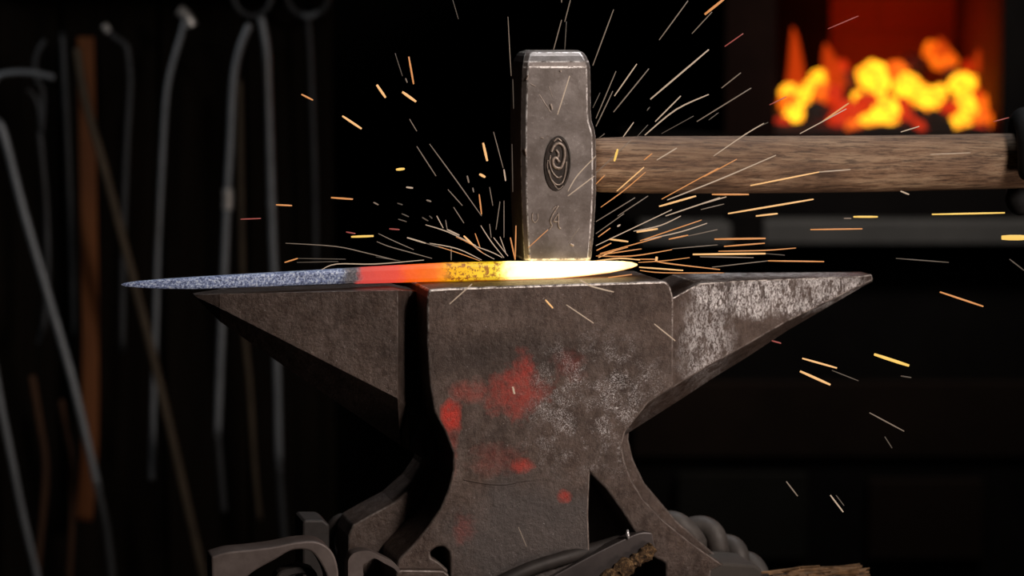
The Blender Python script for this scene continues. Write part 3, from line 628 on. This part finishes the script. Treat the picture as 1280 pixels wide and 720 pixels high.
fl = bpy.data.lights.new('fire_light', 'POINT'); fl.energy = .6; fl.color = (1, .035, .008); fl.shadow_soft_size = .05
fo = bpy.data.objects.new('fire_light', fl); COL.objects.link(fo); fo.location = fpt(1110, 60, FY + .17)

# ------------------------------------------------------------------ sparks
SM = {'B': glow('bright spark', (1.0, .55, .22), .95), 'O': glow('orange spark', (.85, .34, .11), .8), 'D': glow('fading spark', (.26, .19, .14), .75), 'd': glow('faint spark', (.11, .085, .065), .8),
      'Y': glow('yellow spark', (1, .62, .14), 1.0), 'R': glow('red spark', (.55, .12, .10), .6), 'W': glow('pale spark', (.62, .45, .32), .8)}
# clusters: description of the place, sort key, list of (points, width px, kind)
S = []
def cl(where, group, items, Y=-.03, key='x'): S.append((where, group, items, Y, key))
cl('high in the dark left of the hammer', 'sparks high left of the hammer', [((428, 145, 452, 161), 3.6, 'B'), ((471, 106, 482, 122), 4, 'B'), ((503, 115, 520, 127), 4.4, 'B'), ((511, 71, 517, 105), 2.8, 'O'), ((494, 67, 503, 95), 1.4, 'd'), ((507, 98, 509, 103), 2, 'D'), ((512, 149, 521, 164), 1.4, 'D'), ((377, 118, 391, 125), 2.8, 'O')], -.02)
cl('above the hammer', 'thin sparks above the hammer', [((566, 0, 573, 24), 1.3, 'd'), ((635, 21, 637, 60, 639, 95), 1.4, 'D'), ((641, 99, 642, 136), 1.3, 'd'), ((713, 0, 706, 27), 1.7, 'D'), ((702, 25, 692, 62), 1.7, 'D'), ((708, 27, 706, 62), 1.4, 'd'), ((702, -4, 702, 3), 1.6, 'D')], .03)
cl('falling steeply left of the hammer', 'steep sparks left of the hammer', [((521, 183, 545, 220), 1.5, 'D'), ((537, 180, 570, 225, 602, 270), 1.6, 'D'), ((560, 237, 578, 257), 1.5, 'D'), ((567, 259, 580, 279), 1.5, 'D'), ((604, 179, 609, 201), 4, 'B'), ((600, 218, 606, 221), 4.2, 'B'), ((584, 220, 586, 228), 2.6, 'D'), ((591, 235, 592, 240), 2, 'D'),
    ((599, 243, 602, 268), 2.2, 'O'), ((612, 234, 616, 257), 1.3, 'D'), ((617, 165, 629, 210), 1.3, 'D'), ((630, 212, 632, 226), 2.4, 'W')], -.03)
cl('hugging the left face of the hammer', 'short sparks at the left face of the hammer', [((640, 180, 641, 240), 1.3, 'd'), ((625, 252, 620, 287), 1.4, 'D'), ((630, 251, 630, 297), 1.4, 'D'), ((638, 297, 644, 325), 2.2, 'O'), ((645, 282, 644, 325), 2.0, 'O'), ((617, 297, 635, 320), 1.4, 'W'), ((625, 296, 632, 315), 1.3, 'W'), ((612, 280, 614, 297), 1.3, 'D')], -.028)
cl('fanning over the yellow part of the bar', 'sparks fanning over the yellow part of the bar', [((546, 270, 554, 285), 1.5, 'W'), ((557, 275, 559, 287), 1.4, 'D'), ((532, 281, 560, 290, 595, 307), 1.6, 'W'), ((559, 287, 574, 294), 2.4, 'W'), ((509, 297, 532, 304), 2.3, 'W'), ((532, 304, 560, 312), 1.5, 'D'), ((537, 304, 572, 311, 602, 325), 1.5, 'W'), ((580, 295, 592, 307), 3, 'B'), ((592, 307, 614, 315, 628, 322), 1.5, 'W'),
    ((594, 292, 600, 309), 1.6, 'O'), ((601, 282, 614, 302, 630, 322), 1.5, 'W'), ((564, 311, 564, 325), 1.6, 'D'), ((570, 296, 590, 306, 606, 318), 1.2, 'O'), ((548, 308, 575, 317, 600, 326), 1.2, 'O'), ((586, 302, 600, 314, 618, 324), 1.2, 'W')], -.03)
cl('drifting small in the dark left of the hammer', 'tiny sparks left of the hammer', [((496, 212, 505, 211), 4.2, 'Y'), ((508, 234, 516, 235), 2.8, 'W'), ((533, 250, 539, 252), 2.6, 'D'), ((467, 253, 473, 256), 2.2, 'D'), ((497, 254, 503, 256), 2, 'd'), ((502, 267, 511, 271), 1.8, 'd'), ((498, 274, 508, 277), 1.8, 'd'), ((528, 272, 535, 276), 2, 'd'), ((537, 270, 540, 273), 1.8, 'd'), ((487, 286, 499, 287), 2.2, 'R')], -.02)
cl('above the blue-grey part of the bar', 'sparks above the cold part of the bar', [((345, 256, 365, 257), 2.6, 'O'), ((414, 247, 441, 249), 2.8, 'O'), ((301, 274, 326, 273), 1.8, 'R'), ((433, 290, 444, 292), 2, 'R'), ((439, 296, 467, 295), 3.4, 'Y'), ((473, 292, 494, 302, 517, 312), 1.3, 'D'), ((471, 302, 486, 308, 511, 315, 540, 323), 1.4, 'D'), ((357, 304, 419, 308, 457, 316, 494, 325), 1.4, 'D'),
    ((356, 328, 372, 323), 2.2, 'O'), ((373, 323, 432, 324), 1.2, 'd'), ((371, 328, 423, 327), 1.2, 'd'), ((402, 337, 421, 330, 469, 330, 530, 325), 1.6, 'W'), ((470, 321, 500, 326), 1.2, 'd')], -.03)
cl('crossing in front of the hammer face', 'sparks in front of the hammer face', [((712, 95, 697, 143), 1.7, 'W'), ((745, 195, 722, 219, 710, 239), 1.6, 'W'), ((743, 220, 710, 245), 1.7, 'W'), ((724, 285, 710, 304), 1.3, 'D'), ((685, 287, 660, 310), 1.2, 'O')], -.045)
cl('rising right of the hammer above the handle', 'sparks rising above the handle near the hammer', [((767, 12, 741, 82), 1.7, 'D'), ((796, 80, 768, 120), 2.0, 'W'), ((811, 86, 767, 140), 1.9, 'D'), ((770, 89, 745, 148), 1.6, 'D'), ((766, 114, 745, 158), 1.6, 'D'), ((750, 116, 741, 135), 1.3, 'd'), ((792, 153, 779, 171), 1.7, 'W'), ((810, 156, 796, 171), 1.2, 'd'), ((812, 134, 809, 138), 1.6, 'd'), ((756, 167, 748, 173), 1.4, 'd')], -.02)
cl('flying up over the middle of the handle', 'sparks flying up over the middle of the handle', [((860, 1, 824, 50), 1.8, 'D'), ((906, -2, 881, 18), 4, 'O'), ((890, 15, 865, 42), 1.6, 'D'), ((886, 62, 813, 124), 2.6, 'W'), ((851, 120, 819, 152), 2.0, 'W'), ((886, 118, 845, 137, 806, 169), 2.2, 'W'), ((867, 145, 827, 167), 1.3, 'd'), ((929, 42, 906, 58), 1.8, 'R'), ((926, 91, 902, 110), 1.8, 'D'), ((939, 110, 871, 152), 1.9, 'D'), ((898, 141, 886, 150), 1.3, 'd')], -.02)
cl('in front of the forge fire', 'sparks in front of the forge fire', [((1073, 20, 1035, 36), 1.7, 'R'), ((983, 121, 962, 131), 1.7, 'R'), ((1061, 129, 1028, 152), 2.8, 'O'), ((1058, 136, 1000, 167), 1.7, 'W'), ((960, 153, 945, 160), 1.4, 'd'), ((1261, 147, 1242, 152), 1.7, 'R'), ((1149, 158, 1126, 165), 1.8, 'W')], -.02)
cl('crossing the handle near the hammer', 'sparks crossing the handle near the hammer', [((846, 185, 821, 200), 1.9, 'W'), ((815, 192, 805, 200), 1.8, 'O'), ((805, 209, 771, 239), 1.9, 'B'), ((807, 215, 780, 238, 751, 259), 1.6, 'O'), ((772, 187, 768, 201), 3.6, 'Y'), ((789, 175, 745, 216), 1.3, 'D'), ((756, 219, 745, 230), 1.5, 'O')], -.04)
cl('crossing the middle of the handle', 'sparks crossing the middle of the handle', [((955, 154, 930, 169, 892, 195), 1.7, 'W'), ((898, 210, 827, 249), 1.6, 'O'), ((921, 199, 880, 221), 1.6, 'O'), ((970, 194, 900, 224, 834, 250), 2.0, 'W'), ((1063, 212, 1024, 215), 1.9, 'W'), ((1024, 215, 938, 232), 2.4, 'B'), ((1213, 191, 1163, 193), 1.3, 'W')], -.04)
cl('fanning up from the bar under the handle', 'sparks fanning from the bar under the handle', [((810, 245, 772, 270), 1.5, 'D'), ((794, 247, 745, 277), 1.5, 'D'), ((780, 267, 745, 292), 1.4, 'D'), ((840, 262, 745, 307), 1.6, 'W'), ((851, 270, 825, 282, 792, 289), 1.8, 'W'), ((877, 275, 800, 301), 1.7, 'O'), ((884, 279, 850, 290, 805, 300), 1.8, 'W'), ((860, 294, 836, 299), 2.2, 'O'), ((897, 287, 860, 295), 1.4, 'D'), ((762, 299, 785, 302), 2.8, 'B'), ((827, 296, 750, 317), 1.6, 'O'), ((802, 311, 755, 318), 1.6, 'O'),
    ((840, 312, 790, 320, 745, 320), 1.8, 'O'), ((775, 281, 772, 283), 2.6, 'W'), ((763, 285, 748, 296), 1.6, 'O'), ((822, 286, 796, 290), 3, 'B'), ((764, 304, 746, 313), 2, 'O'), ((785, 309, 748, 319), 1.4, 'O'), ((770, 313, 748, 322), 1.4, 'B')], -.03)
cl('below the middle of the handle', 'sparks below the middle of the handle', [((870, 245, 824, 258), 3.0, 'B'), ((900, 247, 832, 270), 1.9, 'W'), ((936, 243, 890, 243), 2.8, 'O'), ((1017, 249, 910, 267), 2.8, 'B'), ((972, 267, 945, 270), 2.8, 'B'), ((1136, 243, 1126, 239), 2.6, 'W'), ((908, 246, 870, 257), 1.8, 'W'), ((905, 255, 876, 262), 1.4, 'D')], -.03)
cl('flying flat toward the right', 'flat sparks at the right', [((1097, 271, 1067, 271), 3.2, 'Y'), ((1064, 273, 1055, 273), 2.2, 'D'), ((1256, 266, 1165, 268), 2.8, 'Y'), ((1285, 297, 1252, 297), 8.5, 'Y'), ((1078, 286, 1013, 287), 2.3, 'O')], -.03)
cl('skimming flat over the right horn', 'flat sparks over the right horn', [((957, 298, 893, 299), 3.0, 'O'), ((956, 304, 905, 308), 2.2, 'O'), ((957, 317, 866, 318), 3.2, 'B'), ((981, 319, 957, 317), 1.4, 'd'), ((942, 322, 875, 321), 1.6, 'D'), ((1030, 327, 960, 326), 2.2, 'O'), ((995, 310, 955, 313, 898, 314), 1.8, 'O'), ((960, 326, 890, 334), 1.5, 'D')], -.02)
cl('skimming low off the white tip of the bar', 'sparks low at the white tip of the bar', [((897, 306, 840, 311), 1.3, 'D'), ((821, 321, 820, 327), 4.2, 'B'), ((821, 327, 840, 330, 900, 337), 1.9, 'O'), ((799, 334, 854, 338), 2.2, 'B'), ((795, 324, 820, 324), 1.6, 'O'), ((800, 338, 830, 341, 905, 341), 1.5, 'O'), ((798, 328, 830, 326, 862, 322), 1.4, 'O'), ((745, 326, 775, 323, 800, 325), 2, 'B'), ((760, 347, 790, 343), 1.8, 'O')], -.03)
cl('in the dark below the right horn', 'sparks in the dark below the right horn', [((1175, 365, 1229, 383), 3, 'O'), ((1093, 443, 1136, 457), 5, 'Y'), ((1003, 448, 1046, 460), 3, 'B'), ((1000, 464, 1038, 481), 4, 'B'), ((1040, 463, 1073, 476), 1.6, 'd'), ((965, 426, 976, 429), 2.2, 'R'), ((1087, 516, 1130, 539), 2.0, 'D'), ((1106, 546, 1115, 560), 1.7, 'd'), ((1120, 323, 1186, 328), 1.8, 'd'), ((1262, 324, 1280, 338), 2, 'd'), ((1126, 470, 1139, 472), 2, 'd')], -.02)
cl('low at the bottom right of the anvil', 'sparks low right of the anvil', [((983, 602, 997, 620), 2.2, 'D'), ((1038, 619, 1054, 640), 2.4, 'W'), ((1045, 619, 1055, 632), 1.6, 'd')], -.02)
cl('bouncing in front of the anvil body', 'sparks in front of the anvil body', [((682, 375, 691, 385), 2.6, 'B'), ((708, 381, 742, 404), 1.5, 'W'), ((818, 405, 844, 426), 1.8, 'W'), ((725, 350, 740, 358, 767, 365), 2.2, 'W'), ((590, 355, 562, 380), 1.5, 'W'), ((641, 484, 643, 492), 3, 'W'), ((648, 659, 658, 683), 1.3, 'D')], -.075)
KW = {'B': 'bright', 'O': 'orange', 'D': 'pale thin', 'd': 'faint', 'Y': 'yellow', 'R': 'reddish', 'W': 'pale'}
for where, group, items, Y, key in S:
    items = sorted(items, key=lambda it: min(it[0][0::2]))
    for kd in 'BODdYRW':
        sub = [it for it in items if it[2] == kd]
        for j, (pts, wd, _) in enumerate(sub):
            ps = list(zip(pts[0::2], pts[1::2])); y0 = Y + random.uniform(-.010, .006); y1 = y0 + random.uniform(-.006, .006); n = len(ps)
            P = [onY(x, y, lerp(y0, y1, i / (n - 1))) for i, (x, y) in enumerate(ps)]
            if n == 2: P = [P[0], P[0].lerp(P[1], .3), P[0].lerp(P[1], .7), P[1]]
            else: P = smooth_path(P, 4)
            m_ = len(P); rad = [wd * .00022 * (.55 + .45 * math.sin(math.pi * min(1, (i + .6) / (m_ - 1 + 1.2)))) for i in range(m_)]
            V, F = tube(P, rad, 6); o = link('spark', V, F, SM[kd], smooth=True)
            if len(sub) == 1: lb = 'only %s spark %s' % (KW[kd], where)
            else: lb = '%s spark %s, %s from the left' % (KW[kd], where, ordn[j])
            tag(o, lb, 'spark', group)
